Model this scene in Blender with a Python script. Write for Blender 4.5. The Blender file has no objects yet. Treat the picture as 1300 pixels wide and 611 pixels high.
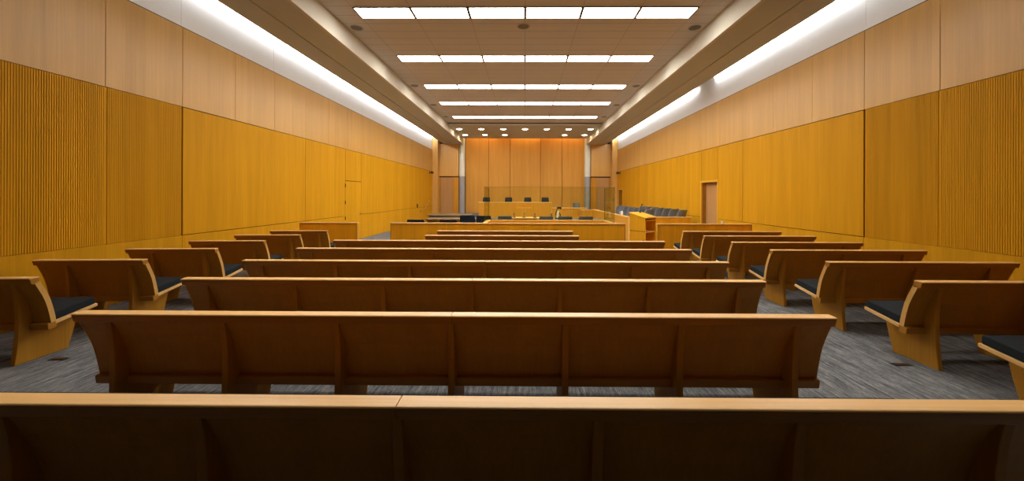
import bpy, bmesh, math, random
from mathutils import Vector, Matrix

random.seed(7)
SC = bpy.context.scene
COL = SC.collection
PI = math.pi
F = 457.0            # focal length in pixels of the 1300 px wide frame
H = 1.68             # eye height

# ------------------------------------------------------------------ materials
def new_mat(name):
    m = bpy.data.materials.new(name)
    m.use_nodes = True
    nt = m.node_tree
    return m, nt, nt.nodes['Principled BSDF']

def N(nt, typ, **kw):
    n = nt.nodes.new(typ)
    for k, v in kw.items():
        setattr(n, k, v)
    return n

def plain(name, col, rough=0.5, metal=0.0, spec=0.5, noise=0.06, scale=25):
    m, nt, b = new_mat(name)
    tc = N(nt, 'ShaderNodeTexCoord')
    nz = N(nt, 'ShaderNodeTexNoise')
    nz.inputs['Scale'].default_value = scale
    nz.inputs['Detail'].default_value = 4
    nt.links.new(tc.outputs['Object'], nz.inputs['Vector'])
    mx = N(nt, 'ShaderNodeMixRGB')
    mx.inputs['Color1'].default_value = (*[c * (1 - noise) for c in col], 1)
    mx.inputs['Color2'].default_value = (*[min(1, c * (1 + noise)) for c in col], 1)
    nt.links.new(nz.outputs['Fac'], mx.inputs['Fac'])
    nt.links.new(mx.outputs['Color'], b.inputs['Base Color'])
    b.inputs['Roughness'].default_value = rough
    b.inputs['Metallic'].default_value = metal
    b.inputs['Specular IOR Level'].default_value = spec
    return m

def wood(name, col, axis='z', rough=0.38, spec=0.4, contrast=0.16, leaf=0.0, leaf_axis='y'):
    """veneer: fine grain running along AXIS, broad mottling, optional veneer leaves."""
    m, nt, b = new_mat(name)
    tc = N(nt, 'ShaderNodeTexCoord')
    oi = N(nt, 'ShaderNodeObjectInfo')
    add = N(nt, 'ShaderNodeVectorMath', operation='ADD')
    sc3 = N(nt, 'ShaderNodeVectorMath', operation='SCALE')
    comb = N(nt, 'ShaderNodeCombineXYZ')
    nt.links.new(oi.outputs['Random'], comb.inputs[0])
    nt.links.new(oi.outputs['Random'], comb.inputs[1])
    nt.links.new(oi.outputs['Random'], comb.inputs[2])
    sc3.inputs['Scale'].default_value = 13.0
    nt.links.new(comb.outputs[0], sc3.inputs[0])
    nt.links.new(tc.outputs['Object'], add.inputs[0])
    nt.links.new(sc3.outputs[0], add.inputs[1])
    def grain(lo, hi, detail):
        mp = N(nt, 'ShaderNodeMapping')
        s = [hi, hi, hi]
        s['xyz'.index(axis)] = lo
        mp.inputs['Scale'].default_value = s
        nt.links.new(add.outputs[0], mp.inputs['Vector'])
        nz = N(nt, 'ShaderNodeTexNoise')
        nz.inputs['Scale'].default_value = 1.0
        nz.inputs['Detail'].default_value = detail
        nz.inputs['Roughness'].default_value = 0.6
        nt.links.new(mp.outputs[0], nz.inputs['Vector'])
        return nz
    g1 = grain(0.9, 55, 5)
    g2 = grain(0.35, 7, 3)
    mix = N(nt, 'ShaderNodeMath', operation='ADD')
    mix.use_clamp = False
    h1 = N(nt, 'ShaderNodeMath', operation='MULTIPLY'); h1.inputs[1].default_value = 0.5
    h2 = N(nt, 'ShaderNodeMath', operation='MULTIPLY'); h2.inputs[1].default_value = 0.5
    nt.links.new(g1.outputs['Fac'], h1.inputs[0]); nt.links.new(g2.outputs['Fac'], h2.inputs[0])
    nt.links.new(h1.outputs[0], mix.inputs[0]); nt.links.new(h2.outputs[0], mix.inputs[1])
    last = mix
    if leaf > 0:
        sep = N(nt, 'ShaderNodeSeparateXYZ')
        nt.links.new(tc.outputs['Object'], sep.inputs[0])
        dv = N(nt, 'ShaderNodeMath', operation='DIVIDE'); dv.inputs[1].default_value = leaf
        fl = N(nt, 'ShaderNodeMath', operation='FLOOR')
        nt.links.new(sep.outputs['XYZ'.index(leaf_axis.upper())], dv.inputs[0])
        nt.links.new(dv.outputs[0], fl.inputs[0])
        wn = N(nt, 'ShaderNodeTexWhiteNoise', noise_dimensions='1D')
        nt.links.new(fl.outputs[0], wn.inputs['W'])
        sm = N(nt, 'ShaderNodeMath', operation='MULTIPLY_ADD')
        sm.inputs[1].default_value = 0.13; 
        nt.links.new(wn.outputs['Value'], sm.inputs[0])
        sub = N(nt, 'ShaderNodeMath', operation='SUBTRACT'); sub.inputs[1].default_value = 0.065
        nt.links.new(mix.outputs[0], sub.inputs[0])
        nt.links.new(sub.outputs[0], sm.inputs[2])
        last = sm
    rp = N(nt, 'ShaderNodeValToRGB')
    rp.color_ramp.elements[0].position = 0.28
    rp.color_ramp.elements[1].position = 0.72
    lo = [col[0] * (1 - contrast), col[1] * (1 - 1.15 * contrast), col[2] * (1 - 1.3 * contrast)]
    hi = [min(1, c * (1 + contrast)) for c in col]
    rp.color_ramp.elements[0].color = (*lo, 1)
    rp.color_ramp.elements[1].color = (*hi, 1)
    nt.links.new(last.outputs[0], rp.inputs['Fac'])
    nt.links.new(rp.outputs['Color'], b.inputs['Base Color'])
    b.inputs['Roughness'].default_value = rough
    b.inputs['Specular IOR Level'].default_value = spec
    return m

def emitter(name, col, strength):
    m, nt, b = new_mat(name)
    b.inputs['Base Color'].default_value = (0.9, 0.9, 0.9, 1)
    b.inputs['Emission Color'].default_value = (*col, 1)
    b.inputs['Emission Strength'].default_value = strength
    return m

WOODC = (0.60, 0.28, 0.025)
M = {}
M['wall_lower'] = wood('veneer amber wall', (0.66, 0.325, 0.012), 'z', 0.5, 0.06, 0.15, 0.31, 'y')
M['wall_upper'] = wood('veneer upper wall cove sheen', (0.67, 0.38, 0.10), 'z', 0.36, 0.4, 0.12, 0.31, 'y')  # sheen from the white cove put into a less amber colour
M['wall_back'] = wood('veneer end wall', (0.66, 0.33, 0.06), 'z', 0.45, 0.2, 0.13, 0.27, 'x')
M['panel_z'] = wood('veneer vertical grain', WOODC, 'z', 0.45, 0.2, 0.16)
M['pew_wood'] = wood('shaded pew veneer', (0.46, 0.215, 0.02), 'z', 0.45, 0.2, 0.16)  # same wood, shade of the unlit pew backs put into the colour
M['pew_rail'] = wood('shaded pew rail wood', (0.43, 0.19, 0.02), 'x', 0.42, 0.3, 0.14)  # unlit look of rail faces and door jambs put into the colour
M['edge'] = wood('pale edge band', (0.74, 0.43, 0.12), 'z', 0.4, 0.3, 0.12)
M['frame_wood'] = wood('pale door frame', (0.78, 0.42, 0.04), 'z', 0.45, 0.2, 0.1)
M['lectern'] = wood('lectern veneer', (0.80, 0.42, 0.02), 'z', 0.45, 0.15, 0.12)
M['panel_x'] = wood('oak long grain', (0.86, 0.51, 0.19), 'x', 0.32, 0.5, 0.16)  # oak paled further to carry the sheen on the rail tops
M['panel_y'] = wood('oak end edge', (0.62, 0.33, 0.085), 'y', 0.38, 0.4, 0.14)
M['bar'] = wood('veneer courtroom bar', (0.82, 0.37, 0.012), 'z', 0.5, 0.12, 0.15, 0.3, 'x')
M['cushion'] = plain('slate seat fabric', (0.017, 0.022, 0.026), 0.9, 0, 0.2, 0.15, 160)
M['juror'] = plain('blue grey chair fabric', (0.23, 0.26, 0.30), 0.85, 0, 0.2, 0.12, 90)
M['navy'] = plain('navy chair fabric', (0.012, 0.02, 0.034), 0.7, 0, 0.3, 0.12, 90)
M['slate'] = plain('glass veiled chair fabric', (0.13, 0.145, 0.16), 0.8, 0, 0.3, 0.12, 90)  # grey veil of the glass screen put into the chair colour
M['blackfab'] = plain('black upholstery', (0.008, 0.008, 0.012), 0.6, 0, 0.3, 0.1, 90)
M['black'] = plain('black plastic', (0.012, 0.012, 0.013), 0.4, 0, 0.5, 0.05, 30)
M['steel'] = plain('brushed steel', (0.36, 0.375, 0.42), 0.5, 0.15, 0.5, 0.05, 20)
M['steel_light'] = plain('pale satin metal', (0.74, 0.79, 0.77), 0.55, 0.0, 0.5, 0.04, 20)
M['chrome'] = plain('polished metal', (0.7, 0.7, 0.7), 0.2, 1.0, 0.5, 0.02, 20)
M['bronze'] = plain('dark bronze', (0.10, 0.05, 0.02), 0.4, 0.6, 0.5, 0.05, 20)
M['white'] = plain('matt white paint', (0.88, 0.88, 0.87), 0.7, 0, 0.2, 0.02, 8)
M['fascia'] = plain('warm white paint', (0.62, 0.58, 0.49), 0.85, 0, 0.1, 0.03, 8)
M['soffit'] = plain('taupe soffit', (0.50, 0.49, 0.43), 0.7, 0, 0.2, 0.04, 3)
M['grille'] = plain('dark grille', (0.22, 0.18, 0.14), 0.7, 0, 0.2, 0.1, 200)
M['laminate'] = plain('dark green grey laminate', (0.10, 0.115, 0.105), 0.7, 0, 0.15, 0.08, 40)
M['brownpanel'] = plain('brown inset panel', (0.16, 0.065, 0.03), 0.5, 0, 0.4, 0.1, 40)
M['red'] = plain('red enamel', (0.45, 0.04, 0.03), 0.4, 0, 0.5, 0.05, 40)
M['whiteplastic'] = plain('white plastic', (0.78, 0.77, 0.74), 0.45, 0, 0.5, 0.03, 30)
M['darkvoid'] = plain('dark shadow gap paint', (0.03, 0.02, 0.012), 0.9, 0, 0.1, 0.05, 30)
M['door'] = wood('veneer door', (0.50, 0.27, 0.10), 'z', 0.42, 0.4, 0.12)
M['troffer'] = emitter('lit diffuser', (1.0, 0.965, 0.88), 9.8)
M['troffer_mid'] = emitter('part dimmed diffuser', (1.0, 0.965, 0.88), 1.7)
M['troffer_dim'] = emitter('dimmed diffuser', (1.0, 0.965, 0.88), 0.5)
M['cove_lamp'] = emitter('cove lamp', (0.95, 0.98, 1.0), 14.0)
M['downlamp'] = emitter('downlight lamp', (1.0, 0.86, 0.62), 25.0)
M['slot_lamp'] = emitter('wall slot lamp', (1.0, 0.84, 0.52), 5.0)

def carpet_mat():
    m, nt, b = new_mat('striped grey carpet')
    tc = N(nt, 'ShaderNodeTexCoord')
    def nz(sx, sy, det=4, rough=0.65):
        mp = N(nt, 'ShaderNodeMapping'); mp.inputs['Scale'].default_value = (sx, sy, 1)
        nt.links.new(tc.outputs['Object'], mp.inputs[0])
        n = N(nt, 'ShaderNodeTexNoise'); n.inputs['Scale'].default_value = 1; n.inputs['Detail'].default_value = det
        n.inputs['Roughness'].default_value = rough
        nt.links.new(mp.outputs[0], n.inputs['Vector'])
        return n
    a = nz(38, 2.6); c = nz(95, 24); d = nz(12, 5)
    s1 = N(nt, 'ShaderNodeMath', operation='MULTIPLY'); s1.inputs[1].default_value = 0.5
    nt.links.new(a.outputs['Fac'], s1.inputs[0])
    s2 = N(nt, 'ShaderNodeMath', operation='MULTIPLY_ADD'); s2.inputs[1].default_value = 0.3
    nt.links.new(c.outputs['Fac'], s2.inputs[0]); nt.links.new(s1.outputs[0], s2.inputs[2])
    s3 = N(nt, 'ShaderNodeMath', operation='MULTIPLY_ADD'); s3.inputs[1].default_value = 0.2
    nt.links.new(d.outputs['Fac'], s3.inputs[0]); nt.links.new(s2.outputs[0], s3.inputs[2])
    rp = N(nt, 'ShaderNodeValToRGB')
    e = rp.color_ramp.elements
    e[0].position = 0.39; e[0].color = (0.060, 0.064, 0.070, 1)
    e[1].position = 0.63; e[1].color = (0.34, 0.325, 0.31, 1)
    mid = e.new(0.5); mid.color = (0.155, 0.158, 0.163, 1)
    nt.links.new(s3.outputs[0], rp.inputs['Fac'])
    nt.links.new(rp.outputs['Color'], b.inputs['Base Color'])
    b.inputs['Roughness'].default_value = 0.95
    b.inputs['Specular IOR Level'].default_value = 0.1
    return m
M['carpet'] = carpet_mat()

def ceiling_mat():
    """taupe plank ceiling: joints every 0.385 m along the room and every 1.22 m across."""
    m, nt, b = new_mat('taupe plank ceiling')
    tc = N(nt, 'ShaderNodeTexCoord')
    sep = N(nt, 'ShaderNodeSeparateXYZ'); nt.links.new(tc.outputs['Object'], sep.inputs[0])
    def joint(out, pitch, off, half):
        a = N(nt, 'ShaderNodeMath', operation='ADD'); a.inputs[1].default_value = off + 100 * pitch
        nt.links.new(out, a.inputs[0])
        d = N(nt, 'ShaderNodeMath', operation='MODULO'); d.inputs[1].default_value = pitch
        nt.links.new(a.outputs[0], d.inputs[0])
        l = N(nt, 'ShaderNodeMath', operation='LESS_THAN'); l.inputs[1].default_value = half * 2
        nt.links.new(d.outputs[0], l.inputs[0])
        return l
    j1 = joint(sep.outputs['Y'], 0.385, -0.22, 0.009)
    j2 = joint(sep.outputs['X'], 1.22, 0.006, 0.006)
    mxm = N(nt, 'ShaderNodeMath', operation='MAXIMUM')
    nt.links.new(j1.outputs[0], mxm.inputs[0]); nt.links.new(j2.outputs[0], mxm.inputs[1])
    mp = N(nt, 'ShaderNodeMapping'); mp.inputs['Scale'].default_value = (0.8, 14, 1)
    nt.links.new(tc.outputs['Object'], mp.inputs[0])
    nz = N(nt, 'ShaderNodeTexNoise'); nz.inputs['Scale'].default_value = 1; nz.inputs['Detail'].default_value = 3
    nt.links.new(mp.outputs[0], nz.inputs['Vector'])
    rp = N(nt, 'ShaderNodeValToRGB')
    rp.color_ramp.elements[0].color = (0.60, 0.54, 0.47, 1)
    rp.color_ramp.elements[1].color = (0.69, 0.62, 0.55, 1)
    nt.links.new(nz.outputs['Fac'], rp.inputs['Fac'])
    mx = N(nt, 'ShaderNodeMixRGB'); mx.inputs['Color2'].default_value = (0.44, 0.38, 0.31, 1)
    nt.links.new(mxm.outputs[0], mx.inputs['Fac']); nt.links.new(rp.outputs['Color'], mx.inputs['Color1'])
    nt.links.new(mx.outputs['Color'], b.inputs['Base Color'])
    b.inputs['Roughness'].default_value = 0.75
    b.inputs['Specular IOR Level'].default_value = 0.15
    return m
M['ceiling'] = ceiling_mat()

def glass_mat():
    m, nt, b = new_mat('tinted screen glass')
    nt.nodes.remove(b)
    out = [n for n in nt.nodes if n.type == 'OUTPUT_MATERIAL'][0]
    tr = N(nt, 'ShaderNodeBsdfTransparent'); tr.inputs[0].default_value = (0.92, 0.935, 0.82, 1)
    gl = N(nt, 'ShaderNodeBsdfGlossy'); gl.inputs['Roughness'].default_value = 0.03
    fr = N(nt, 'ShaderNodeFresnel'); fr.inputs['IOR'].default_value = 1.45
    mx = N(nt, 'ShaderNodeMixShader')
    mn = N(nt, 'ShaderNodeMath', operation='MULTIPLY'); mn.inputs[1].default_value = 0.35
    nt.links.new(fr.outputs[0], mn.inputs[0]); nt.links.new(mn.outputs[0], mx.inputs[0]); nt.links.new(tr.outputs[0], mx.inputs[1]); nt.links.new(gl.outputs[0], mx.inputs[2])
    nt.links.new(mx.outputs[0], out.inputs['Surface'])
    return m
M['glass'] = glass_mat()
M['glass_edge'] = plain('green glass edge', (0.10, 0.11, 0.05), 0.2, 0, 0.5, 0.03, 20)

# ------------------------------------------------------------------ mesh helpers
class MB:
    def __init__(self):
        self.bm = bmesh.new()
    def box(self, x0, x1, y0, y1, z0, z1, mat=None):
        v = [self.bm.verts.new(p) for p in ((x0,y0,z0),(x1,y0,z0),(x1,y1,z0),(x0,y1,z0),(x0,y0,z1),(x1,y0,z1),(x1,y1,z1),(x0,y1,z1))]
        if mat is not None:
            for q in v: q.co = mat @ q.co
        for f in ((0,3,2,1),(4,5,6,7),(0,1,5,4),(1,2,6,5),(2,3,7,6),(3,0,4,7)):
            self.bm.faces.new([v[i] for i in f])
        return self
    def prism(self, pts, a0, a1, axis='x'):
        """closed outline PTS extruded along AXIS from a0 to a1. axis x: pts are (y,z); y: (x,z); z: (x,y)"""
        def P(a, p):
            return {'x': (a, p[0], p[1]), 'y': (p[0], a, p[1]), 'z': (p[0], p[1], a)}[axis]
        A = [self.bm.verts.new(P(a0, p)) for p in pts]
        B = [self.bm.verts.new(P(a1, p)) for p in pts]
        n = len(pts)
        self.bm.faces.new(A); self.bm.faces.new(B[::-1])
        for i in range(n):
            self.bm.faces.new([A[i], B[i], B[(i+1) % n], A[(i+1) % n]])
        return self
    def strip(self, outer, inner, a0, a1, axis='x'):
        """a thick curved sheet: outline OUTER then INNER back, made of quads"""
        def P(a, p):
            return {'x': (a, p[0], p[1]), 'y': (p[0], a, p[1]), 'z': (p[0], p[1], a)}[axis]
        n = len(outer)
        V = [[self.bm.verts.new(P(a, p)) for p in L] for a in (a0, a1) for L in (outer, inner)]
        o0, i0, o1, i1 = V
        for k in range(n - 1):
            for q in ((o0[k],o1[k],o1[k+1],o0[k+1]), (i0[k],i0[k+1],i1[k+1],i1[k]), (o0[k],o0[k+1],i0[k+1],i0[k]), (o1[k],i1[k],i1[k+1],o1[k+1])):
                self.bm.faces.new(q)
        self.bm.faces.new((o0[0], i0[0], i1[0], o1[0])); self.bm.faces.new((o0[-1], o1[-1], i1[-1], i0[-1]))
        return self
    def cyl(self, p0, p1, r0, r1=None, seg=16):
        r1 = r0 if r1 is None else r1
        p0, p1 = Vector(p0), Vector(p1)
        d = (p1 - p0).normalized()
        u = d.orthogonal().normalized(); w = d.cross(u)
        A = [self.bm.verts.new(p0 + r0 * (math.cos(t) * u + math.sin(t) * w)) for t in [2*PI*k/seg for k in range(seg)]]
        B = [self.bm.verts.new(p1 + r1 * (math.cos(t) * u + math.sin(t) * w)) for t in [2*PI*k/seg for k in range(seg)]]
        self.bm.faces.new(A[::-1]); self.bm.faces.new(B)
        for k in range(seg):
            self.bm.faces.new((A[k], A[(k+1) % seg], B[(k+1) % seg], B[k]))
        return self
    def lathe(self, prof, c=(0,0,0), seg=20):
        rings = []
        for r, z in prof:
            rings.append([self.bm.verts.new((c[0]+r*math.cos(2*PI*k/seg), c[1]+r*math.sin(2*PI*k/seg), c[2]+z)) for k in range(seg)])
        for a, b in zip(rings, rings[1:]):
            for k in range(seg):
                self.bm.faces.new((a[k], a[(k+1)%seg], b[(k+1)%seg], b[k]))
        self.bm.faces.new(rings[0][::-1]); self.bm.faces.new(rings[-1])
        return self
    def build(self, name, mat, parent=None, bevel=0.0, smooth=False, seg=2):
        bmesh.ops.recalc_face_normals(self.bm, faces=self.bm.faces[:])
        me = bpy.data.meshes.new(name)
        self.bm.to_mesh(me); self.bm.free()
        me.materials.append(mat)
        if smooth:
            for p in me.polygons: p.use_smooth = True
        o = bpy.data.objects.new(name, me)
        COL.objects.link(o)
        if parent is not None:
            o.parent = parent
        if bevel > 0:
            b = o.modifiers.new('bevel', 'BEVEL'); b.width = bevel; b.segments = seg; b.limit_method = 'ANGLE'; b.angle_limit = math.radians(35)
        return o

def thing(name, label, cat, loc=(0,0,0), rz=0.0, group=None):
    o = bpy.data.objects.new(name, None)
    o.empty_display_size = 0.1
    COL.objects.link(o)
    o.location = loc; o.rotation_euler = (0, 0, rz)
    return tag(o, label, cat, group)

def tag(o, label, cat, group=None):
    o['label'] = label; o['category'] = cat
    if group: o['group'] = group
    return o

def struct(o):
    o['kind'] = 'structure'
    return o

def copy_tree(o, parent=None):
    c = o.copy(); COL.objects.link(c)
    if parent is not None: c.parent = parent
    for ch in list(o.children):
        copy_tree(ch, c)
    return c

ORD = ['first', 'second', 'third', 'fourth', 'fifth', 'sixth', 'seventh', 'eighth']

# ------------------------------------------------------------------ room dimensions
W = 6.25                  # half width, wood face
YR, YE = -0.55, 25.1      # rear wall, far wall
Z_BASE, Z_MID, Z_TOP = 0.926, 3.278, 4.73
Z_SOF, Z_CEIL, Z_LID = 5.18, 5.65, 5.80
X_IN, X_SLOT, X_OUT = 4.22, 4.96, 5.55
Y_END = 19.75             # far end of the recessed ceiling
Z_FAR = 5.55              # lower ceiling over the bench
G = 0.007                 # joint between panels

# floor
f = MB(); f.box(-W - .3, W + .3, YR - .2, YE + .3, -0.12, 0.0)
struct(f.build('floor', M['carpet']))

# side walls: backing slab + separate wood panels with open joints
SEAM = [-0.73, 0.49, 1.71, 2.93, 4.15, 5.37, 6.58, 7.78, 9.0, 10.27, 11.5, 12.7, 13.9, 15.1, 16.3, 17.5, 18.7, 19.9, 21.1, 22.3, 23.5, 24.32]
LOW_SEAM = [-0.73, 2.93, 6.58, 10.27, 24.32]

def cut(rects, hole):
    out = []
    hy0, hy1, hz0, hz1 = hole
    for (y0, y1, z0, z1) in rects:
        if hy1 <= y0 or hy0 >= y1 or hz1 <= z0 or hz0 >= z1:
            out.append((y0, y1, z0, z1)); continue
        if hy0 > y0: out.append((y0, hy0, z0, z1))
        if hy1 < y1: out.append((hy1, y1, z0, z1))
        a, b = max(y0, hy0), min(y1, hy1)
        if hz0 > z0: out.append((a, b, z0, hz0))
        if hz1 < z1: out.append((a, b, hz1, z1))
    return out

def side_wall(side, holes):
    sh = -0.055 if side == 'left' else 0.10
    SEAM_ = [v + sh for v in SEAM[:-1]] + [24.32]
    LOW = [v + sh for v in LOW_SEAM[:-1]] + [24.32]
    s = -1 if side == 'left' else 1
    def X(d):           # d measured from the wood face out of the room
        return s * (W + d)
    def boxes(mb, rects, d0, d1, gap):
        for (y0, y1, z0, z1) in rects:
            xa, xb = sorted((X(d0), X(d1)))
            mb.box(xa, xb, y0 + gap, y1 - gap, z0 + gap, z1 - gap)
    back = [(YR - .2, YE + .3, 0.0, Z_TOP + 0.02)]
    for h in holes: back = cut(back, h)
    mb = MB(); boxes(mb, back, 0.024, 0.26, 0)
    root = struct(mb.build('wall_' + side, M['darkvoid']))
    # upper panels, tan with cove sheen in the colour
    up = [(a, b, Z_MID, Z_TOP) for a, b in zip(SEAM_, SEAM_[1:])]
    mb = MB(); boxes(mb, up, 0.0, 0.0235, G / 2)
    mb.build('upper_panelling', M['wall_upper'], root, 0.002, seg=1)
    # smooth lower panels beyond the ribbed zone
    lo = [(a, b, Z_BASE, Z_MID) for a, b in zip(LOW, LOW[1:]) if a >= 6.4]
    ba = [(a, b, 0.0, Z_BASE) for a, b in zip(LOW, LOW[1:])]
    for h in holes:
        lo = cut(lo, h); ba = cut(ba, h)
    mb = MB(); boxes(mb, lo, 0.0, 0.0235, 0.010)
    mb.build('lower_panelling', M['wall_lower'], root, 0.002, seg=1)
    mb = MB(); boxes(mb, ba, 0.0, 0.0235, 0.0025)
    mb.build('base_panelling', M['wall_lower'], root, 0.002, seg=1)
    # ribbed panels: narrow vertical reeds with grooves between
    mb = MB()
    y = -0.5
    k = 0
    while y < 6.543 + sh:
        if abs(y - 5.37 - sh) > 0.0127:
            pts = [(X(0.02), y), (X(0.02), y + 0.0218), (X(0.0015), y + 0.0214), (X(0.0), y + 0.0202), (X(0.0), y + 0.0016), (X(0.0015), y + 0.0004)]
            mb.prism(pts, Z_BASE + .003, Z_MID - .004, 'z')
        y += 0.0254
    xa, xb = sorted((X(0.0085), X(0.0235)))
    mb.box(xa, xb, -0.5, 6.566 + sh, Z_BASE + .004, Z_MID - .005)
    mb.build('ribbed_panelling', M['wall_lower'], root)
    # white cove face above the wood
    mb = MB()
    for a, b in zip(SEAM_[::2], SEAM_[2::2] + [YE]):
        if b <= a: continue
        xa, xb = sorted((X(0.03), X(0.06)))
        mb.box(xa, xb, a + .003, b - .003, Z_TOP - .005, Z_LID)
    mb.build('cove_facing', M['white'], root)
    return root

door_r = (11.72, 12.78, 0.0, 2.15)
niche_r = (23.05, 24.0, 0.0, 2.06)
door_l = (12.5, 13.72, 0.0, 2.17)
wl = side_wall('left', [door_l])
wr = side_wall('right', [door_r, niche_r])

# unseen rear wall behind the camera, coloured dark to cut bounce onto pew backs
mb = MB(); mb.box(-W - .3, W + .3, YR - .2, YR, 0, Z_LID)
struct(mb.build('wall_rear', M['darkvoid']))

# right hand door, recessed in a pale frame
def recessed_door(name, hole, rec):
    y0, y1, z0, z1 = hole
    mb = MB()
    mb.box(W + rec, W + rec + .045, y0 + .012, y1 - .012, 0.012, z1 - .012)
    d = struct(mb.build(name, M['door'], None, 0.003))
    mb = MB()
    t = 0.05
    mb.box(W - .012, W + .03, y0 - t, y0 + .012, 0, z1 + t)
    mb.box(W - .012, W + .03, y1 - .012, y1 + t, 0, z1 + t)
    mb.box(W - .012, W + .03, y0 + .012, y1 - .012, z1 - .012, z1 + t)
    mb.build('door_frame', M['frame_wood'], d, 0.003)['label'] = 'pale frame'
    e = rec + .05
    mb = MB(); mb.box(W + .0305, W + e, y0 - .02, y0 + .012, 0, z1); mb.box(W + .0305, W + e, y1 - .012, y1 + .02, 0, z1)
    mb.box(W + .0305, W + e, y0 + .012, y1 - .012, z1 - .012, z1 + .02)
    mb.build('door_jamb', M['pew_rail'], d)['label'] = 'jamb lining with recess shade in its colour'  # darker wood stands in for shade inside the recess
    mb = MB(); mb.cyl((W + rec - .05, y0 + .09, 1.02), (W + rec, y0 + .09, 1.02), .012)
    mb.cyl((W + rec - .05, y0 + .09, 1.02), (W + rec - .05, y0 + .21, 1.02), .010)
    mb.build('door_handle', M['chrome'], d, smooth=False)
    mb = MB(); mb.box(W + rec + .05, W + rec + .06, y0 - .1, y1 + .1, 0, z1 + .1)
    mb.build('door_backing', M['darkvoid'], d)
    return d
recessed_door('door_1', door_r, 0.155)
recessed_door('door_2', niche_r, 0.70)

# left concealed door, flush with the panelling
y0, y1, z0, z1 = door_l
mb = MB()
mb.box(-W - .0235, -W, y0 + .008, y1 - .008, Z_BASE + .003, z1 - .008)
mb.box(-W - .0235, -W, y0 + .008, y1 - .008, 0.01, Z_BASE - .003)
mb.box(-W - .20, -W - .0235, y0 + .008, y1 - .008, 0.01, z1 - .008)
d = struct(mb.build('door_3', M['wall_lower'], None, 0.002, seg=1))
for z in (2.0, 1.41, 0.86):
    mb = MB(); mb.cyl((-W + .006, y0, z - .06), (-W + .006, y0, z + .06), .014, seg=10)
    mb.box(-W + .0, -W + .006, y0 - .03, y0 + .03, z - .06, z + .06)
    mb.build('hinge', M['bronze'], d)
mb = MB(); mb.cyl((-W, y1 - .09, .96), (-W + .055, y1 - .09, .96), .014)
mb.cyl((-W, y1 - .09, .96), (-W + .008, y1 - .09, .96), .045)
mb.cyl((-W + .05, y1 - .09, .96), (-W + .075, y1 - .09, .96), .034)
mb.build('door_knob', M['chrome'], d)

# far wall
mb = MB(); mb.box(-W - .3, W + .3, YE + .03, YE + .3, 0, Z_LID + .6)
we = struct(mb.build('wall_far', M['darkvoid']))
# the five tall panels in the middle
xs = [(591 - 666) / F * 25.0 - .02, (620 - 666) / F * 25, (647.5 - 666) / F * 25, (686 - 666) / F * 25, (713.5 - 666) / F * 25, (742 - 666) / F * 25 + .02]
mb = MB()
for i, (a, b) in enumerate(zip(xs, xs[1:])):
    dp = 0.05 if i == 2 else 0.0
    mb.box(a + .012, b - .012, YE - .03 - dp, YE + .029, 0, Z_LID + .5)
mb.build('tall_panel', M['wall_back'], we, 0.003, seg=1)
# outer bays: upper panel, door below
for s, nm in ((-1, 4), (1, 5)):
    xa, xb = sorted((s * 4.55, s * 5.9))
    mb = MB(); mb.box(xa, xb, 24.72, YE + .029, 2.975, Z_SOF + .02)
    mb.build('upper_panel', M['wall_upper'], we, 0.003, seg=1)
    mb = MB(); mb.box(xa, xb, 24.80, YE + .029, 2.90, 2.975)
    mb.build('shadow_joint', M['darkvoid'], we)
    e = s * 4.55
    mb = MB()
    a, b = sorted((s * 4.93, s * 5.80))
    mb.box(a, b, 24.78, 24.83, 0.0, 2.90)
    dd = struct(mb.build('door_%d' % nm, M['door'], None, 0.003))
    mb = MB()
    a, b = sorted((s * 4.55, s * 4.91)); mb.box(a, b, 24.75, YE + .029, 0, 2.90)
    a, b = sorted((s * 5.82, s * 5.9)); mb.box(a, b, 24.75, YE + .029, 0, 2.90)
    a, b = sorted((s * 4.91, s * 5.82)); mb.box(a, b, 24.84, YE + .029, 0, 2.90)
    mb.build('door_frame', M['panel_z'], dd, 0.003)
    mb = MB(); hx = s * 5.02
    mb.cyl((hx, 24.72, 1.28), (hx, 24.78, 1.28), .014); mb.cyl((hx, 24.725, 1.28), (hx + s * .14, 24.725, 1.28), .012)
    mb.build('door_handle', M['steel'], dd)
    # corner pier ending the side wall
    a, b = sorted((s * 5.9, s * (W + .02)))
    mb = MB(); mb.box(a, b, 24.33, YE + .029, 0, Z_LID)
    tr = struct(mb.build('trim_%d' % (1 if s < 0 else 2), M['wall_upper'], None, 0.004))

# rounded metal columns either side of the tall panels
for s, lab in ((-1, 'left'), (1, 'right')):
    cx = s * 4.33
    t = thing('column', 'tall round metal column at the %s edge of the end wall panels' % lab, 'column', (cx, 24.86, 0), 0, 'metal columns on the end wall')
    mb = MB(); mb.cyl((0, 0, 0), (0, 0, 2.94), .205, seg=32)
    mb.build('lower_shaft', M['steel'], t, smooth=False)['label'] = 'blue grey steel lower shaft'
    mb = MB(); mb.cyl((0, 0, 2.955), (0, 0, 6.1), .205, seg=32)
    mb.build('upper_shaft', M['steel_light'], t)['label'] = 'pale satin upper shaft'
    mb = MB(); mb.cyl((0, 0, 2.94), (0, 0, 2.955), .195, seg=32)
    mb.build('joint_ring', M['bronze'], t)

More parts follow.
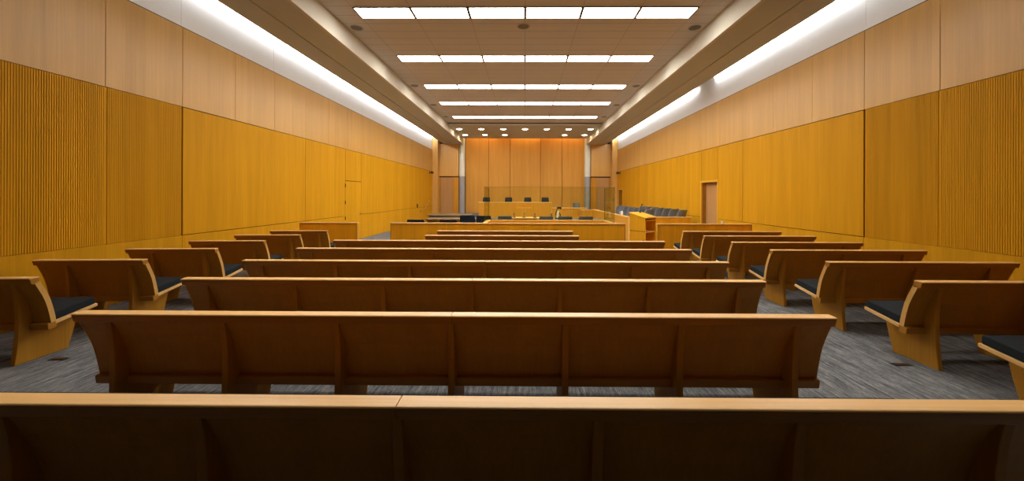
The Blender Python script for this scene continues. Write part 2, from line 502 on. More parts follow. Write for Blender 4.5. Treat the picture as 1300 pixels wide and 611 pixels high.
# ------------------------------------------------------------------ ceiling
mb = MB(); mb.box(-X_IN - .05, X_IN + .05, YR - .2, Y_END + .05, Z_CEIL, Z_CEIL + .08)
ce = struct(mb.build('ceiling', M['ceiling']))
for s in (-1, 1):
    a, b = sorted((s * X_IN, s * (X_SLOT - .014)))
    mb = MB(); mb.box(a, b, YR - .2, 24.72, Z_SOF, Z_SOF + .06)
    a, b = sorted((s * (X_SLOT + .014), s * X_OUT))
    mb.box(a, b, YR - .2, 24.72, Z_SOF, Z_SOF + .06)
    mb.build('side_soffit', M['soffit'], ce)
    a, b = sorted((s * (X_IN + .012), s * (X_IN + .07)))
    mb = MB(); mb.box(a, b, YR - .2, 24.70, Z_SOF + .06, Z_CEIL)
    a, b = sorted((s * (X_IN - .012), s * (X_IN + .07)))
    mb.box(a, b, YR - .2, 24.70, Z_SOF - .012, Z_SOF + .075)
    mb.build('fascia', M['fascia'], ce)
    a, b = sorted((s * (X_OUT - .04), s * X_OUT))
    mb = MB(); mb.box(a, b, YR - .2, 24.70, Z_SOF + .06, Z_SOF + .16)
    mb.build('cove_lip', M['white'], ce)
    a, b = sorted((s * (X_IN + .07), s * (W + .3)))
    mb = MB(); mb.box(a, b, YR - .2, YE + .3, Z_LID, Z_LID + .08)
    mb.build('cove_lid', M['white'], ce)
    a, b = sorted((s * (X_IN + .07), s * (X_OUT - .04)))
    mb = MB(); mb.box(a, b, YR - .2, 24.70, Z_SOF + .20, Z_SOF + .22)
    mb.build('soffit_backing', M['darkvoid'], ce)
# lower plane over the bench
mb = MB(); mb.box(-X_IN - .012, X_IN + .012, Y_END + .03, 24.5, Z_FAR, Z_FAR + .06)
mb.build('bench_soffit', M['soffit'], ce)
mb = MB(); mb.box(-X_IN + .02, X_IN - .02, Y_END, Y_END + .03, Z_FAR - .02, Z_CEIL - .03)
mb.build('bench_fascia', M['fascia'], ce)
mb = MB(); mb.box(-X_IN, X_IN, Y_END - .05, Y_END - .0, Z_CEIL - .03, Z_CEIL)
mb.build('shadow_gap', M['darkvoid'], ce)
mb = MB(); mb.box(-X_IN - .1, X_IN + .1, Y_END, YE + .3, 6.3, 6.4); mb.box(-W, W, 24.45, 24.5, Z_FAR + .06, 6.3)
mb.build('bench_lid', M['wall_back'], ce)

# ceiling light panels: rows of six
def add_beam_lamp(t, watts, spread):
    """adds a narrow area lamp, no real fitting, to light the pew tops"""
    li = bpy.data.lights.new('added_beam_lamp', 'AREA')
    li.shape = 'RECTANGLE'; li.size = 1.19; li.size_y = .43
    li.energy = watts; li.spread = math.radians(spread); li.color = (1.0, 0.965, 0.88)
    lo = bpy.data.objects.new('added_beam_lamp', li); COL.objects.link(lo)
    lo.location = (.61, .23, -.018); lo.parent = t
rows_y = [2.27, 4.93, 7.58, 10.2, 12.9, 15.25, 18.05]  # first two rows are added out of view to light the near pews
def make_panel(dm='troffer'):
    t = thing('ceiling_light', '', 'ceiling light')
    L, D = 1.22, 0.46
    mb = MB()
    for (a, b, c, e) in ((0, L, 0, .012), (0, L, D - .012, D), (0, .03, .012, D - .012), (L - .03, L, .012, D - .012)):
        mb.box(a, b, c, e, -0.02, 0.0)
    mb.build('frame', M['bronze'], t)
    mb = MB(); mb.box(.03, L - .03, .012, D - .012, -0.015, -0.003)
    mb.build('diffuser', M[dm], t)
    return t
proto = make_panel()
proto_dim = make_panel('troffer_dim')
proto_mid = make_panel('troffer_mid')
vis = 0
rown = ['nearest', 'second nearest', 'middle', 'second farthest', 'farthest']
first = True
panels_dim = []
for r, y in enumerate(rows_y):
    for k in range(6):
        nm = 'white light panel, %s of six from left in the %s ceiling row' % (ORD[k], rown[r - 2])
        if r == 0:
            nm = 'added white light panel overhead, out of view, %s of six in the hindmost row above the nearest pew' % ORD[k]
        if r == 1:
            nm = 'added white light panel overhead, out of view, %s of six in the row just above the photo edge' % ORD[k]
        if r == 0:
            o = proto_dim if k == 0 else copy_tree(proto_dim)
        elif r == 1:
            o = proto_mid if k == 0 else copy_tree(proto_mid)
        else:
            o = proto if first else copy_tree(proto)
            first = False
        o.location = (-3.66 + 1.22 * k, y, Z_CEIL)
        o['label'] = nm; o['group'] = 'ceiling light panels'
        if r < 2:
            panels_dim.append(o)

for o in panels_dim:
    add_beam_lamp(o, 2.3, 62)

# ceiling speakers
def speaker_at(x, y, lab, first=[None]):
    if first[0] is None:
        t = thing('ceiling_speaker', lab, 'speaker', (x, y, Z_CEIL), 0, 'round ceiling speakers')
        mb = MB(); mb.lathe([(.155, 0), (.155, -.006), (.135, -.010), (.13, -.008)], seg=28); mb.build('rim', M['soffit'], t)
        mb = MB(); mb.lathe([(.13, -.006), (.13, -.009), (.02, -.011)], seg=28); mb.build('grille', M['grille'], t)
        first[0] = t
    else:
        t = copy_tree(first[0]); t.location = (x, y, Z_CEIL); t['label'] = lab
for (x, y, lab) in ((-4.0, 8.52, 'round speaker grille left of the nearest light row'), (-.04, 8.45, 'round speaker grille in the middle behind the nearest light row'),
                    (4.0, 8.52, 'round speaker grille right of the nearest light row'),
                    (-4.02, 13.05, 'round speaker grille left of the middle light row'), (4.02, 13.05, 'round speaker grille right of the middle light row'),
                    (-4.02, 15.8, 'round speaker grille left of the second farthest light row'), (4.02, 15.8, 'round speaker grille right of the second farthest light row'),
                    (-4.0, 18.2, 'round speaker grille left of the farthest light row'), (4.0, 18.2, 'round speaker grille right of the farthest light row')):
    speaker_at(x, y, lab)

# downlights over the bench
def downlight(x, y, lab, first=[None]):
    if first[0] is None:
        t = thing('downlight', lab, 'downlight', (x, y, Z_FAR), 0, 'round downlights over the bench')
        mb = MB()
        mb.lathe([(.19, 0), (.19, -.008), (.15, -.012), (.145, -.002)], seg=24); mb.build('trim_ring', M['whiteplastic'], t)
        mb = MB(); mb.lathe([(.145, -.003), (.145, -.006), (.02, -.007)], seg=24); mb.build('lamp', M['downlamp'], t)
        first[0] = t
    else:
        t = copy_tree(first[0]); t.location = (x, y, Z_FAR); t['label'] = lab
for i in range(7):
    downlight(-3.82 + 1.276 * i, 21.05, 'round downlight, %s from left in the nearer row of seven' % ORD[i])
n = 0
for i in (0, 1, 2, 5, 6):
    downlight(-3.83 + 1.276 * i, 23.1, 'round downlight, %s from left in the farther row of five' % ORD[n]); n += 1

# cove lamps along the walls and the slot lamp at the far wall
def cove_run(s, ya, yb, lab):
    t = thing('cove_lamp', lab, 'strip light', (s * 6.18, ya, 5.5), 0, 'cove strip lamps')
    mb = MB(); a, b = sorted((0.0, s * .075)); mb.box(a, b, 0, yb - ya, 0.07, 0.12); mb.build('housing', M['white'], t)
    mb = MB(); mb.cyl((s * .045, .01, .05), (s * .045, yb - ya - .01, .05), .020, seg=8); mb.build('tube', M['cove_lamp'], t)
cove_run(-1, 3.6, 24.2, 'long white strip lamp in the left wall cove')
cove_run(1, 3.6, 11.85, 'white strip lamp in the right cove, nearer run before the dark gap')
cove_run(1, 13.1, 24.2, 'white strip lamp in the right cove, farther run beyond the dark gap')
for (xa, xb, lab) in ((-4.0, -1.7, 'left'), (-1.05, 1.15, 'middle'), (1.7, 4.0, 'right')):
    mb = MB(); mb.box(xa, xb, 24.53, 24.60, 5.80, 5.84)
    o = mb.build('slot_lamp', M['slot_lamp'])
    tag(o, 'amber strip lamp hidden in the %s of the slot above the end wall' % lab, 'strip light', 'slot lamps over the end wall')

# ------------------------------------------------------------------ pews
def lerp(p, q, t): return (p[0] + (q[0] - p[0]) * t, p[1] + (q[1] - p[1]) * t)

REAR = [(.030, .805), (.055, .75), (.086, .68), (.112, .61), (.132, .53), (.148, .45), (.160, .375)]
def offset(L, d):
    out = []
    for i, p in enumerate(L):
        a = L[max(0, i - 1)]; b = L[min(len(L) - 1, i + 1)]
        tx, tz = b[0] - a[0], b[1] - a[1]
        l = math.hypot(tx, tz)
        out.append((p[0] - tz / l * d, p[1] + tx / l * d))
    return out

def make_pew(x0, x1, y, ribs, label, group, halves=False, deep=0.0, rz=0.0):
    """rear top edge of the rail stands at y; x0..x1 ends; occupants face +y"""
    L = x1 - x0
    t = thing('pew', label, 'pew', ((x0 + x1) / 2, y, 0), rz, group)
    a, b = -L / 2, L / 2
    rail = [(-.010, .852), (.062, .855), (.070, .80), (.028, .795), (.004, .80), (-.004, .825)]
    cap = [(-.014, .8525), (-.014, .859), (-.010, .863), (.060, .866), (.064, .862), (.064, .8555)]
    parts = ((a, -.0015), (.0015, b)) if halves else ((a, b),)
    for p, q in parts:
        mb = MB(); mb.prism(rail, p, q, 'x'); rl = mb.build('top_rail', M['pew_rail'], t, 0.003, seg=1)
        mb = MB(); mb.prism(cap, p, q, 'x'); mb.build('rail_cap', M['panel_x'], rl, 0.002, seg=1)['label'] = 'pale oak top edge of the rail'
    for p, q in ((a, a + .0045), (b - .0045, b)):
        mb = MB(); mb.strip(offset(REAR, -.003), offset(REAR, .040), p, q, 'x'); mb.build('edge_band', M['edge'], t)['label'] = 'pale end edge of the backrest'
    mb = MB(); mb.strip(REAR, offset(REAR, .036), a + .005, b - .005, 'x')
    mb.build('backrest', M['pew_wood'], t)
    mb = MB(); mb.prism([(.134, .312), (.128, .366), (.132, .374), (.160, .378), (.205, .385), (.205, .325), (.196, .312)], a, b, 'x')
    mb.build('lower_rail', M['pew_rail'], t, 0.003)
    mb = MB(); mb.prism([(.19, .352), (.565 + deep, .418), (.575 + deep, .425), (.572 + deep, .452), (.19, .386)], a, b, 'x')
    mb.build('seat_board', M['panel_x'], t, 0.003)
    for p, q in (((a + .012, -.003), (.003, b - .012)) if L > 2.5 else ((a + .012, b - .012),)):
        mb = MB(); mb.prism([(.205, .3895), (.562 + deep, .4505), (.562 + deep, .515), (.545 + deep, .528), (.19, .47), (.176, .455)], p, q, 'x')
        mb.build('cushion', M['cushion'], t, 0.012, seg=3)
    plate = [(.022, .797), (.040, .70), (.052, .58), (.056, .42), (.050, .25), (.036, .10), (.024, 0.0), (.455, 0.0), (.478, .08), (.505, .18), (.535 + deep * .5, .33), (.540 + deep * .5, .411),
             (.20, .352), (.20, .325), (.170, .375), (.152, .45), (.136, .53), (.116, .61), (.090, .68), (.060, .75), (.034, .797)]
    for rx in ribs:
        mb = MB(); mb.prism(plate, rx - t.location.x - .022, rx - t.location.x + .022, 'x')
        mb.build('leg_panel', M['pew_wood'], t, 0.003, seg=1)
    return t

def spread(a, b, n): return [a + (b - a) * k / (n - 1) for k in range(n)]

center = [  # y of the rail middle, x0, x1
    (1.417, -3.12, 2.13), (2.460, -3.091, 2.099), (3.477, -3.317, 2.305), (4.455, -3.495, 2.510), (5.47, -3.474, 2.529), (6.44, -3.423, 2.50), (7.28, -2.01, 1.10), (8.21, -1.993, 1.099)]
clab = ['long wooden pew at the bottom edge of the photo, seen over its top rail',
        'long wooden pew in the middle block, largest with its whole back in view',
        'long wooden middle pew, second whole back counting away from the viewer',
        'long wooden middle pew, third whole back counting away from the viewer',
        'long wooden middle pew, fourth whole back counting away from the viewer',
        'long wooden middle pew, fifth back and last of the full length ones',
        'short wooden middle pew, second closest to the bar',
        'short wooden middle pew directly in front of the bar']
for i, (y, a, b) in enumerate(center):
    n = 7 if b - a > 4 else 4
    make_pew(a, b, y - .02, spread(a + .21, b - .23, n), clab[i], 'pews in the middle block', halves=(i < 6), deep=(.13 if i == 0 else 0))

left = [(3.43, -6.15, -4.775), (4.425, -6.032, -4.741), (5.36, -5.933, -4.647), (6.30, -5.869, -4.597), (7.235, -5.827, -4.551), (8.12, -5.737, -4.489)]
right = [(2.50, 3.81, 6.15), (3.49, 3.791, 6.15), (4.51, 3.777, 6.11), (5.48, 3.741, 6.057), (6.39, 3.672, 5.951), (7.38, 3.668, 5.929), (8.31, 3.654, 5.89)]
llab = ['wooden pew along the left wall, nearest and cut by the left photo edge', 'wooden left wall pew, second from the left photo edge', 'wooden left wall pew, third counting toward the bar',
        'wooden left wall pew, fourth counting toward the bar', 'wooden left wall pew, second before the low partition', 'wooden left wall pew right before the low partition']
for i, (y, a, b) in enumerate(left):
    make_pew(a, b, y - .02, [a + .34, b - .2], llab[i], 'pews along the left wall', rz=.055)
rlab = ['wooden pew of which only a seat corner shows at the lower right photo edge', 'wooden pew along the right wall, nearest with its back in view', 'wooden right wall pew, second back counting toward the bar',
        'wooden right wall pew, third back counting toward the bar', 'wooden right wall pew, fourth back counting toward the bar', 'wooden right wall pew, second before the low partition',
        'wooden right wall pew right before the low partition']
for i, (y, a, b) in enumerate(right):
    make_pew(a, b, y - .02, spread(a + .22, b - .3, 3), rlab[i], 'pews along the right wall')

# floor boxes
for (x, lab) in ((-4.72, 'small dark floor box in the carpet of the left aisle'), (3.76, 'small dark floor box in the carpet of the right aisle')):
    t = thing('floor_outlet', lab, 'floor outlet', (x, 3.62, 0), 0, 'floor boxes in the aisles')
    mb = MB(); mb.box(-.085, .085, -.03, .03, 0, .005); mb.build('cover_plate', M['black'], t, .002)
    mb = MB(); mb.box(-.06, .06, -.02, .02, .005, .008); mb.build('lid', M['bronze'], t, .001)

# ------------------------------------------------------------------ the bar
ZB = 0.94
def bar_piece(x0, x1, lab):
    t = thing('partition', lab, 'partition', ((x0 + x1) / 2, 9.5, 0), 0, 'low wooden bar partitions')
    h = (x1 - x0) / 2
    mb = MB(); mb.box(-h + .03, h - .03, .012, .108, 0.0, ZB - .022); mb.build('panel', M['bar'], t, .002, seg=1)
    for a in (-h, h - .03):
        mb = MB(); mb.box(a, a + .03, 0, .12, 0, ZB - .022); mb.build('end_post', M['panel_z'], t, .002, seg=1)
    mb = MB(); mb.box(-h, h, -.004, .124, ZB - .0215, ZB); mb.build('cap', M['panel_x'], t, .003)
    return t
bar_piece(-5.97, -4.43, 'low wooden partition behind the left wall pews')
bar_piece(-3.555, 2.66, 'long low wooden partition behind the middle pews')
bar_piece(3.50, 5.98, 'low wooden partition behind the right wall pews')

# dock enclosure behind the bar: low walls with tinted glass on top
t = thing('dock', 'low wooden enclosure walls behind the middle partition, under the glass', 'enclosure', (0.6, 9.63, 0))
for (nm, a, b, c, e) in (('side_wall', -1.71, -1.63, 0.0, 1.1), ('side_wall', 1.76, 1.84, 0.0, 1.1), ('back_wall', -1.71, 1.84, 1.1, 1.18)):
    mb = MB(); mb.box(a, b, c, e, 0, ZB - .022); w = mb.build(nm, M['bar'], t, .002, seg=1)
    mb = MB(); mb.box(a - .012, b + .012, c, e + .012, ZB - .0215, ZB + .0); mb.build('cap', M['panel_x'], w, .003)
t = thing('glass_screen', 'tinted glass screen standing on the middle partition before the bench', 'glass screen', (0.6, 9.56, ZB))
for (a, b) in ((-1.68, -.58), (-.57, .63), (.64, 1.78)):
    mb = MB(); mb.box(a, b, -.006, .006, 0.002, .955); p = mb.build('front_pane', M['glass'], t)
    mb = MB(); mb.box(a, b, -.006, .006, .955, .960); mb.box(b, b + .004, -.006, .006, .002, .96); mb.build('pane_edge', M['glass_edge'], p)
for x in (-1.67, 1.785):
    mb = MB(); mb.box(x - .006, x + .006, .01, 1.2, .002, .955); p = mb.build('side_pane', M['glass'], t)
    mb = MB(); mb.box(x - .006, x + .006, .01, 1.2, .955, .960); mb.box(x - .006, x + .006, 1.2, 1.21, .002, .96); mb.build('pane_edge', M['glass_edge'], p)

# ------------------------------------------------------------------ office chairs
def make_chair(name, label, mat, top, loc, rz, group, wid=.50, arms=True):
    t = thing(name, label, 'chair', loc, rz, group)      # faces +y, back at -y
    z0 = .50
    n = 7
    prof = []
    for k in range(n):
        u = k / (n - 1)
        prof.append((-.24 - .10 * u ** 1.5 + .03 * math.sin(u * PI), z0 + .06 + (top - z0 - .06) * u))
    mb = MB()
    hw = wid / 2
    m = 7
    bm = mb.bm
    grid = []
    for side in (0, 1):
        g = []
        for i in range(n):
            row = []
            for j in range(m):
                v = j / (m - 1) * 2 - 1
                u = i / (n - 1)
                w = hw * (1 - .10 * abs(2 * u - 1) ** 3)
                thick = .055 * (1 - .35 * v * v)
                yy = prof[i][0] + .05 * v * v + (0 if side == 0 else -thick)
                row.append(bm.verts.new((w * v, yy, prof[i][1])))
            g.append(row)
        grid.append(g)
    for g in grid:
        for i in range(n - 1):
            for j in range(m - 1):
                bm.faces.new((g[i][j], g[i][j+1], g[i+1][j+1], g[i+1][j]))
    A, B = grid
    for i in range(n - 1):
        bm.faces.new((A[i][0], A[i+1][0], B[i+1][0], B[i][0])); bm.faces.new((A[i][-1], B[i][-1], B[i+1][-1], A[i+1][-1]))
    for j in range(m - 1):
        bm.faces.new((A[0][j], B[0][j], B[0][j+1], A[0][j+1])); bm.faces.new((A[-1][j], A[-1][j+1], B[-1][j+1], B[-1][j]))
    mb.build('backrest', mat, t, 0.014, True, 3)
    mb = MB(); mb.box(-.25, .25, -.235, .25, .43, .51); mb.build('seat', mat, t, .03, True, 3)
    mb = MB(); mb.box(-.03, .03, -.32, -.05, .405, .428); mb.box(-.03, .03, -.32, -.295, .42, .62); mb.build('back_bracket', M['black'], t)
    if arms:
        for s in (-1, 1):
            mb = MB(); mb.box(s * .27 - .022, s * .27 + .022, -.18, .12, .66, .69); mb.box(s * .27 - .015, s * .27 + .015, -.03, .03, .45, .66)
            mb.box(min(s * .27, s * .20), max(s * .27, s * .20), -.03, .03, .412, .43)
            mb.box(s * .27 - .015, s * .27 + .015, -.03, .03, .412, .45)
            mb.build('armrest', M['black'], t, .005)
    mb = MB(); mb.cyl((0, 0, .10), (0, 0, .43), .028, seg=12); mb.cyl((0, 0, .07), (0, 0, .14), .045, seg=12); mb.build('column', M['black'], t)
    for k in range(5):
        an = k * 2 * PI / 5 + .3
        mb = MB()
        c, s_ = math.cos(an), math.sin(an)
        mb.cyl((.03 * c, .03 * s_, .10), (.29 * c, .29 * s_, .075), .024, .016, 8)
        mb.cyl((.29 * c - .012 * s_, .29 * s_ + .012 * c, .03), (.29 * c + .012 * s_, .29 * s_ - .012 * c, .03), .03, seg=10)
        mb.cyl((.29 * c, .29 * s_, .03), (.29 * c, .29 * s_, .08), .008, seg=6)
        mb.build('leg', M['black'], t)
    return t

def place(proto, loc, rz, label):
    o = copy_tree(proto)
    o.location = loc; o.rotation_euler = (0, 0, rz); o['label'] = label
    return o

# counsel chairs behind the bar, backs to the viewer
cc = make_chair('office_chair', 'dark navy chair back left of the glass screen, above the partition', M['navy'], .975, ((594.5 - 666) / F * 12.9, 12.9, 0), .05, 'chairs at the counsel tables', .54)
place(cc, ((617 - 666) / F * 12.9, 12.75, 0), -.12, 'dark navy chair back half behind the left edge of the glass')
cs = make_chair('office_chair', 'slate chair back behind the glass, first right of its left edge', M['slate'], .95, ((640.5 - 666) / F * 12.9, 13.0, 0), .1, 'chairs at the counsel tables', .52)
for px, rz, lab in ((690.5, .25, 'slate chair back behind the glass, just right of the pale clerk table'), (717, -.06, 'slate chair back behind the glass, second from the right'), (741.5, .05, 'slate chair back behind the glass, rightmost, before the metal column')):
    place(cs, ((px - 666) / F * 12.9, 12.9, 0), rz, lab)

# black low chairs left, tops just above the partition
bc = make_chair('office_chair', 'low black chair back showing above the left end of the partition', M['blackfab'], .935, ((531 - 666) / F * 11.2, 11.2, 0), 0, 'low black chairs behind the bar', .55, False)
place(bc, ((571.5 - 666) / F * 11.2, 11.2, 0), 0, 'low black chair back showing beside the navy chair')

# counsel tables
def table(name, x0, x1, y0, y1, z, top_m, lab, mod=True, panels=0, group='counsel tables'):
    t = thing(name, lab, 'table', ((x0 + x1) / 2, (y0 + y1) / 2, 0), 0, group)
    h, dp = (x1 - x0) / 2, (y1 - y0) / 2
    mb = MB(); mb.box(-h, h, -dp, dp, z - .04, z); tp = mb.build('tabletop', top_m, t, .004)
    mb = MB(); mb.box(-h - .012, h + .012, -dp - .012, -dp - .0005, z - .045, z); mb.build('edging', M['pew_rail'], tp, .003)
    for s in (-1, 1):
        mb = MB(); mb.box(s * (h - .06) - .025, s * (h - .06) + .025, -dp + .04, dp - .04, 0, z - .0405); mb.build('leg', M['panel_z'], t, .003)
    if mod:
        mb = MB(); mb.box(-h + .086, h - .086, dp - .12, dp - .09, .15, z - .0405); mb.build('modesty_panel', M['brownpanel'] if panels else M['panel_z'], t)
    return t
table('counsel_table', -3.85, -1.0, 13.9, 14.8, .76, M['laminate'], 'dark topped counsel table behind the low black chairs')
table('counsel_table', -4.4, -2.45, 16.2, 17.2, .79, M['laminate'], 'dark topped table farther back, before the left metal column')
table('clerk_table', -.55, .60, 14.2, 14.9, .78, M['panel_x'], 'pale wooden clerk table behind the glass, in the middle', True, 2)
table('counsel_table', .95, 3.1, 13.9, 14.8, .74, M['laminate'], 'dark topped counsel table on the right behind the glass')

# desk microphones on the clerk table
mic = None
for i, x in enumerate((-.42, -.02, .42)):
    lab = 'black desk microphone, %s of three on the pale clerk table' % ('left', 'middle', 'right')[i]
    if mic is None:
        t = thing('microphone', lab, 'microphone', (x, 14.5, .78), 0, 'desk microphones')
        mb = MB(); mb.lathe([(.07, 0), (.07, .02), (.03, .035)], seg=14); mb.build('base', M['black'], t)
        mb = MB(); mb.cyl((0, 0, .03), (0, -.03, .14), .008, seg=8); mb.build('stem', M['black'], t)
        mb = MB(); mb.cyl((0, -.03, .135), (0, -.055, .18), .018, seg=10); mb.build('head', M['black'], t)
        mic = t
    else:
        place(mic, (x, 14.5, .78), 0, lab)

# ------------------------------------------------------------------ judge's bench
mb = MB(); mb.box(-4.0, 4.0, 21.95, 24.7, 0, .45); struct(mb.build('trim_3', M['carpet']))
t = thing('judge_bench', 'wide pale wooden bench with raised middle before the end wall', 'bench', (0, 21.2, 0))
mb = MB(); mb.box(-2.7, 1.55, 0, .05, 0, 1.235); mb.build('front_panel', M['panel_z'], t, .003)
mb = MB(); mb.box(-2.75, 1.6, -.03, .70, 1.236, 1.27); mb.build('bench_top', M['panel_x'], t, .004)
mb = MB(); mb.box(-2.7, -2.65, .051, .68, 0, 1.235); mb.box(1.5, 1.55, .051, .68, 0, 1.235); mb.build('side_panel', M['panel_z'], t, .003)
mb = MB(); mb.box(1.62, 3.6, -.1, -.05, 0, .91); mb.box(3.55, 3.6, -.049, .55, 0, .91); mb.build('wing_panel', M['panel_z'], t, .003)
mb = MB(); mb.box(1.61, 3.65, -.13, .55, .911, .945); mb.build('wing_top', M['panel_x'], t, .004)
mb = MB(); mb.prism([(-.62, 0), (.58, 0), (.40, .95), (-.44, .95)], -.5, -.02, 'y'); mb.build('centre_desk', M['panel_z'], t, .004)
jb = None
for i, px in enumerate((617, 645.5, 670, 692.5)):
    lab = 'black high backed chair behind the bench, %s from left' % ORD[i]
    loc = ((px - 666) / F * 22.45, 22.45, .45)
    if jb is None:
        jb = make_chair('judge_chair', lab, M['blackfab'], 1.09, loc, PI, 'chairs behind the bench', .46)
    else:
        place(jb, loc, PI, lab)
make_chair('judge_chair', 'grey chair behind the lower right wing of the bench', M['slate'], 1.22, ((730 - 666) / F * 22.45, 22.45, .0), PI, 'chairs behind the bench', .46)
bpy.data.objects['judge_chair.004'].location.y = 21.70 if 'judge_chair.004' in bpy.data.objects else 0

# document camera and red mug on the right counsel table
t = thing('document_camera', 'pale document camera with a dark folded arm on the right table', 'document camera', ((709.5 - 666) / F * 14.5, 14.5, .74))
mb = MB(); mb.box(-.16, .14, -.10, .10, 0, .045); mb.build('base', M['black'], t, .01)
mb = MB(); mb.cyl((-.06, 0, .045), (-.02, 0, .32), .045, .035, 14); mb.build('column', M['whiteplastic'], t)
mb = MB(); mb.cyl((-.10, .0, .045), (-.13, 0, .22), .016, seg=8); mb.cyl((-.13, 0, .22), (-.05, 0, .42), .016, seg=8); mb.cyl((.09, 0, .045), (.03, 0, .24), .022, seg=8); mb.build('arm', M['black'], t)
mb = MB(); mb.box(-.08, .10, -.045, .045, .41, .475); mb.cyl((.07, 0, .42), (.07, 0, .375), .03, seg=12); mb.build('camera_head', M['black'], t, .012)
t = thing('mug', 'small red mug on the right table behind the glass', 'mug', ((721.5 - 666) / F * 14.45, 14.45, .74))
mb = MB(); mb.lathe([(.035, 0), (.042, .01), (.042, .11), (.036, .11), (.036, .02)], seg=16); mb.build('body', M['red'], t, smooth=False)
mb = MB(); mb.cyl((.042, 0, .085), (.068, 0, .08), .007, seg=6); mb.cyl((.068, 0, .08), (.068, 0, .04), .007, seg=6); mb.cyl((.068, 0, .04), (.042, 0, .03), .007, seg=6); mb.build('handle', M['red'], t)

# witness box
t = thing('witness_box', 'pale wooden witness box behind the glass before the right metal column', 'witness box', (3.55, 19.45, 0))
mb = MB(); mb.box(-.45, .45, 0, .05, 0, .87); mb.build('front_panel', M['panel_z'], t, .003)
for s in (-1, 1):
    mb = MB(); a, b = sorted((s * .45, s * .40)); mb.box(a, b, .051, 1.1, 0, .87); mb.build('side_panel', M['panel_z'], t, .003)
mb = MB(); mb.box(-.48, .48, -.03, .30, .871, .905); mb.build('ledge', M['panel_x'], t, .004)

# ------------------------------------------------------------------ jury box with its chairs
t = thing('jury_box', 'long wooden jury box front along the right wall behind the lectern', 'jury box', (3.67, 12.7, 0))
mb = MB(); mb.box(0, .07, .071, 6.6, 0, .90); mb.build('long_panel', M['panel_z'], t, .003)
mb = MB(); mb.box(.071, 2.2, 0, .07, 0, .90); mb.build('end_panel', M['bar'], t, .003)
mb = MB(); mb.box(-.0, .07, 0, .07, 0, .90); mb.build('corner_post', M['panel_x'], t, .003)
mb = MB(); mb.box(-.012, .10, -.012, 6.61, .9005, .935); mb.box(.10, 2.21, -.012, .085, .9005, .935); mb.build('cap', M['panel_x'], t, .003)
mb = MB(); mb.box(3.75, W - .01, 12.78, 19.3, 0, .14); struct(mb.build('trim_4', M['carpet']))
jc = None
for r, (x, ys) in enumerate(((5.62, [13.4 + .72 * k for k in range(7)]), (4.62, [14.0 + .72 * k for k in range(7)]))):
    for k, y in enumerate(ys):
        rowname = 'wall side' if r == 0 else 'front'
        lab = 'blue grey juror chair in the %s row, %s from the viewer' % (rowname, ORD[k])
        rz = .55 + random.uniform(-.08, .08)
        if jc is None:
            jc = make_chair('juror_chair', lab, M['juror'], 1.03, (x, y, .14), rz, 'juror chairs', .50)
        else:
            place(jc, (x, y, .14), rz, lab)
# pitcher on the jury box cap
t = thing('pitcher', 'small white pitcher on the jury box ledge left of the lectern', 'pitcher', (3.715, 13.75, .935))
mb = MB(); mb.lathe([(.035, 0), (.042, .02), (.046, .08), (.032, .13), (.036, .16)], seg=18); mb.build('body', M['whiteplastic'], t)
mb = MB(); mb.cyl((-.03, 0, .14), (-.085, 0, .13), .007, seg=6); mb.cyl((-.085, 0, .13), (-.08, 0, .05), .007, seg=6); mb.cyl((-.08, 0, .05), (-.044, 0, .04), .007, seg=6); mb.build('handle', M['whiteplastic'], t)

# ------------------------------------------------------------------ lectern
t = thing('lectern', 'upright wooden lectern with a slanted top and open back, right of the bar', 'lectern', (3.41, 10.2, 0), math.radians(41))
# local: +x runs along the open side to the right, +y along the closed left side away
wx, wy = .60, .50
mb = MB(); mb.prism([(0, .06), (wy, .06), (wy, 1.155), (0, 1.03)], 0, .03, 'x')
p = mb.build('side_panel', M['lectern'], t, .003)
mb = MB(); mb.box(-.004, -.0003, .0, wy, .655, .665); mb.build('joint', M['darkvoid'], p)
mb = MB(); mb.cyl((-.004, .06, .40), (0, .06, .40), .014, seg=10); mb.build('lock', M['bronze'], p)
mb = MB(); mb.prism([(0, .06), (wy, .06), (wy, 1.155), (0, 1.03)], wx - .03, wx, 'x'); mb.build('side_panel', M['lectern'], t, .003)
mb = MB(); mb.box(.0305, wx - .0305, wy - .03, wy, .06, 1.14); mb.build('front_panel', M['lectern'], t, .003)
mb = MB(); mb.box(.0305, wx - .0305, .03, wy - .031, .62, .645); mb.build('shelf', M['panel_x'], t, .002)
mb = MB(); mb.box(.0305, wx - .0305, .01, wy - .031, .955, .985); mb.build('shelf', M['panel_x'], t, .002)
mb = MB(); mb.box(0, wx, 0.02, wy, 0, .059); mb.build('plinth', M['lectern'], t, .003)
mb = MB(); mb.prism([(-.03, 1.024), (wy + .02, 1.162), (wy + .02, 1.19), (-.03, 1.052)], -.02, wx + .02, 'x'); mb.build('slanted_top', M['lectern'], t, .004)
mb = MB(); mb.prism([(-.03, 1.052), (-.005, 1.058), (-.005, 1.075), (-.03, 1.068)], .08, wx - .08, 'x'); mb.build('book_stop', M['panel_x'], t, .002)
# gooseneck microphone on it
rm = Matrix.Rotation(math.radians(41), 3, 'Z')
mp_ = Vector((3.41, 10.2, 0)) + rm @ Vector((.40, .40, 1.170))
t = thing('gooseneck_microphone', 'black gooseneck microphone standing on the lectern top', 'microphone', mp_)
mb = MB(); mb.cyl((0, 0, -.002), (0, 0, .03), .028, seg=12); mb.build('base', M['black'], t)
mb = MB(); mb.cyl((0, 0, .03), (.01, -.01, .16), .010, seg=8); mb.cyl((.01, -.01, .16), (.03, -.03, .22), .008, seg=8); mb.build('stem', M['black'], t)
mb = MB(); mb.cyl((.03, -.03, .215), (.05, -.05, .26), .020, seg=10); mb.build('head', M['black'], t)

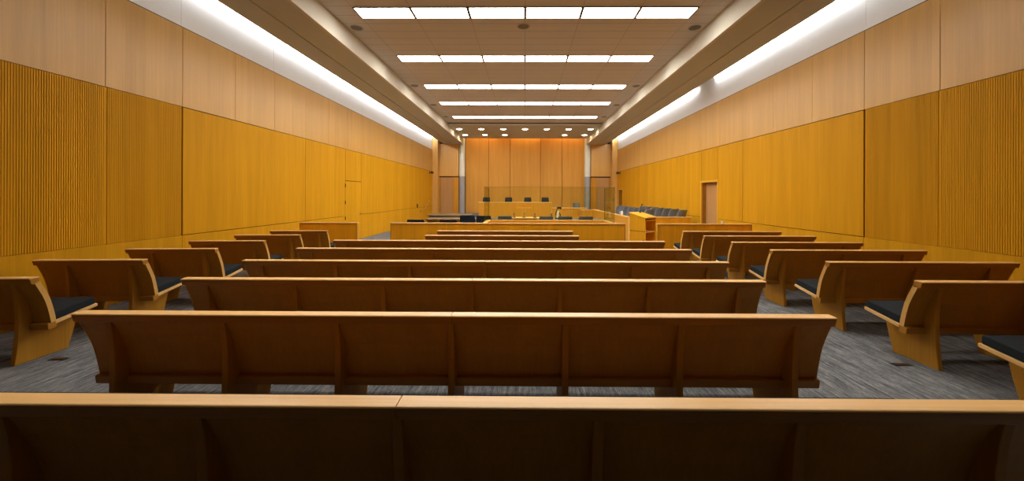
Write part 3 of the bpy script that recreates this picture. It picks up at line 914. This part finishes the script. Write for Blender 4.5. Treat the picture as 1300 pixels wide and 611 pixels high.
# white cup on the right partition
t = tag(MB().lathe([(.028, 0), (.036, .07), (.032, .07), (.026, .008)], seg=16).build('cup', M['whiteplastic']), 'small white cup on the right partition below the door', 'cup')
t.location = ((916.5 - 666) / F * 9.56, 9.56, ZB)

# ------------------------------------------------------------------ small wall fittings
for s, lab in ((-1, 'left'), (1, 'right')):
    t = thing('security_camera', 'small black security camera high on the %s wall near the far corner' % lab, 'camera', (s * W, 23.6, 3.15), 0, 'wall security cameras')
    mb = MB(); a, b = sorted((0, -s * .03)); mb.box(a, b, -.06, .06, -.08, .08); mb.build('mount', M['black'], t, .004)
    mb = MB(); mb.cyl((-s * .03, 0, .0), (-s * .14, 0, .02), .018, seg=8); mb.build('arm', M['black'], t)
    mb = MB(); mb.box(-s * .19 - .06, -s * .19 + .06, -.16, .10, -.07, .07); mb.cyl((-s * .19, -.16, 0), (-s * .19, -.20, 0), .04, seg=12); mb.build('housing', M['black'], t, .012)
t = thing('wall_box', 'tiny dark wall box beside the sloped handrail on the left wall', 'wall box', (-W, 20.9, 1.05))
mb = MB(); mb.box(0, .03, -.08, .08, -.12, .12); mb.build('plate', M['bronze'], t, .003)
mb = MB(); mb.box(.03, .045, -.04, .04, -.06, .06); mb.build('cover', M['black'], t, .003)
t = thing('handrail', 'short sloped wooden handrail on the left wall near the end wall', 'handrail', (-W, 21.4, .72))
mb = MB(); mb.cyl((.09, 0, 0), (.09, .7, .10), .022, seg=10); mb.cyl((.09, .7, .10), (.09, 1.9, .58), .022, seg=10); mb.build('rail', M['panel_y'], t)
for y, z in ((.15, .02), (1.75, .52)):
    mb = MB(); mb.cyl((0, y, z - .05), (.09, y, z), .012, seg=8); mb.cyl((0, y, z - .05), (.012, y, z - .05), .035, seg=10); mb.build('bracket', M['bronze'], t)

# ------------------------------------------------------------------ camera
cam = bpy.data.cameras.new('camera')
co = bpy.data.objects.new('camera', cam); COL.objects.link(co)
cam.sensor_fit = 'HORIZONTAL'; cam.sensor_width = 36.0
cam.lens = 36.0 * F / 1300
YAW, ROLL = 0.0078, 0.003
pp = 666 - F * math.tan(YAW)
cam.shift_x = (650 - pp) / 1300
cam.shift_y = (248 - 305.5) / 1300
cam.clip_start = 0.05; cam.clip_end = 100
co.matrix_world = Matrix.Translation((0, 0, H)) @ Matrix.Rotation(YAW, 4, 'Z') @ Matrix.Rotation(PI / 2, 4, 'X') @ Matrix.Rotation(ROLL, 4, 'Z')
SC.camera = co

# ------------------------------------------------------------------ world and view
w = bpy.data.worlds.new('world'); SC.world = w; w.use_nodes = True
w.node_tree.nodes['Background'].inputs['Color'].default_value = (0.02, 0.017, 0.013, 1)
w.node_tree.nodes['Background'].inputs['Strength'].default_value = 0.3
vs = SC.view_settings
vs.view_transform = 'Standard'; vs.look = 'None'; vs.gamma = 1.0; vs.use_curve_mapping = False
vs.exposure = 1.27
SC.cycles.use_denoising = True
SC.cycles.max_bounces = 10
SC.cycles.diffuse_bounces = 6
SC.cycles.transparent_max_bounces = 12
SC.cycles.sample_clamp_indirect = 8.0
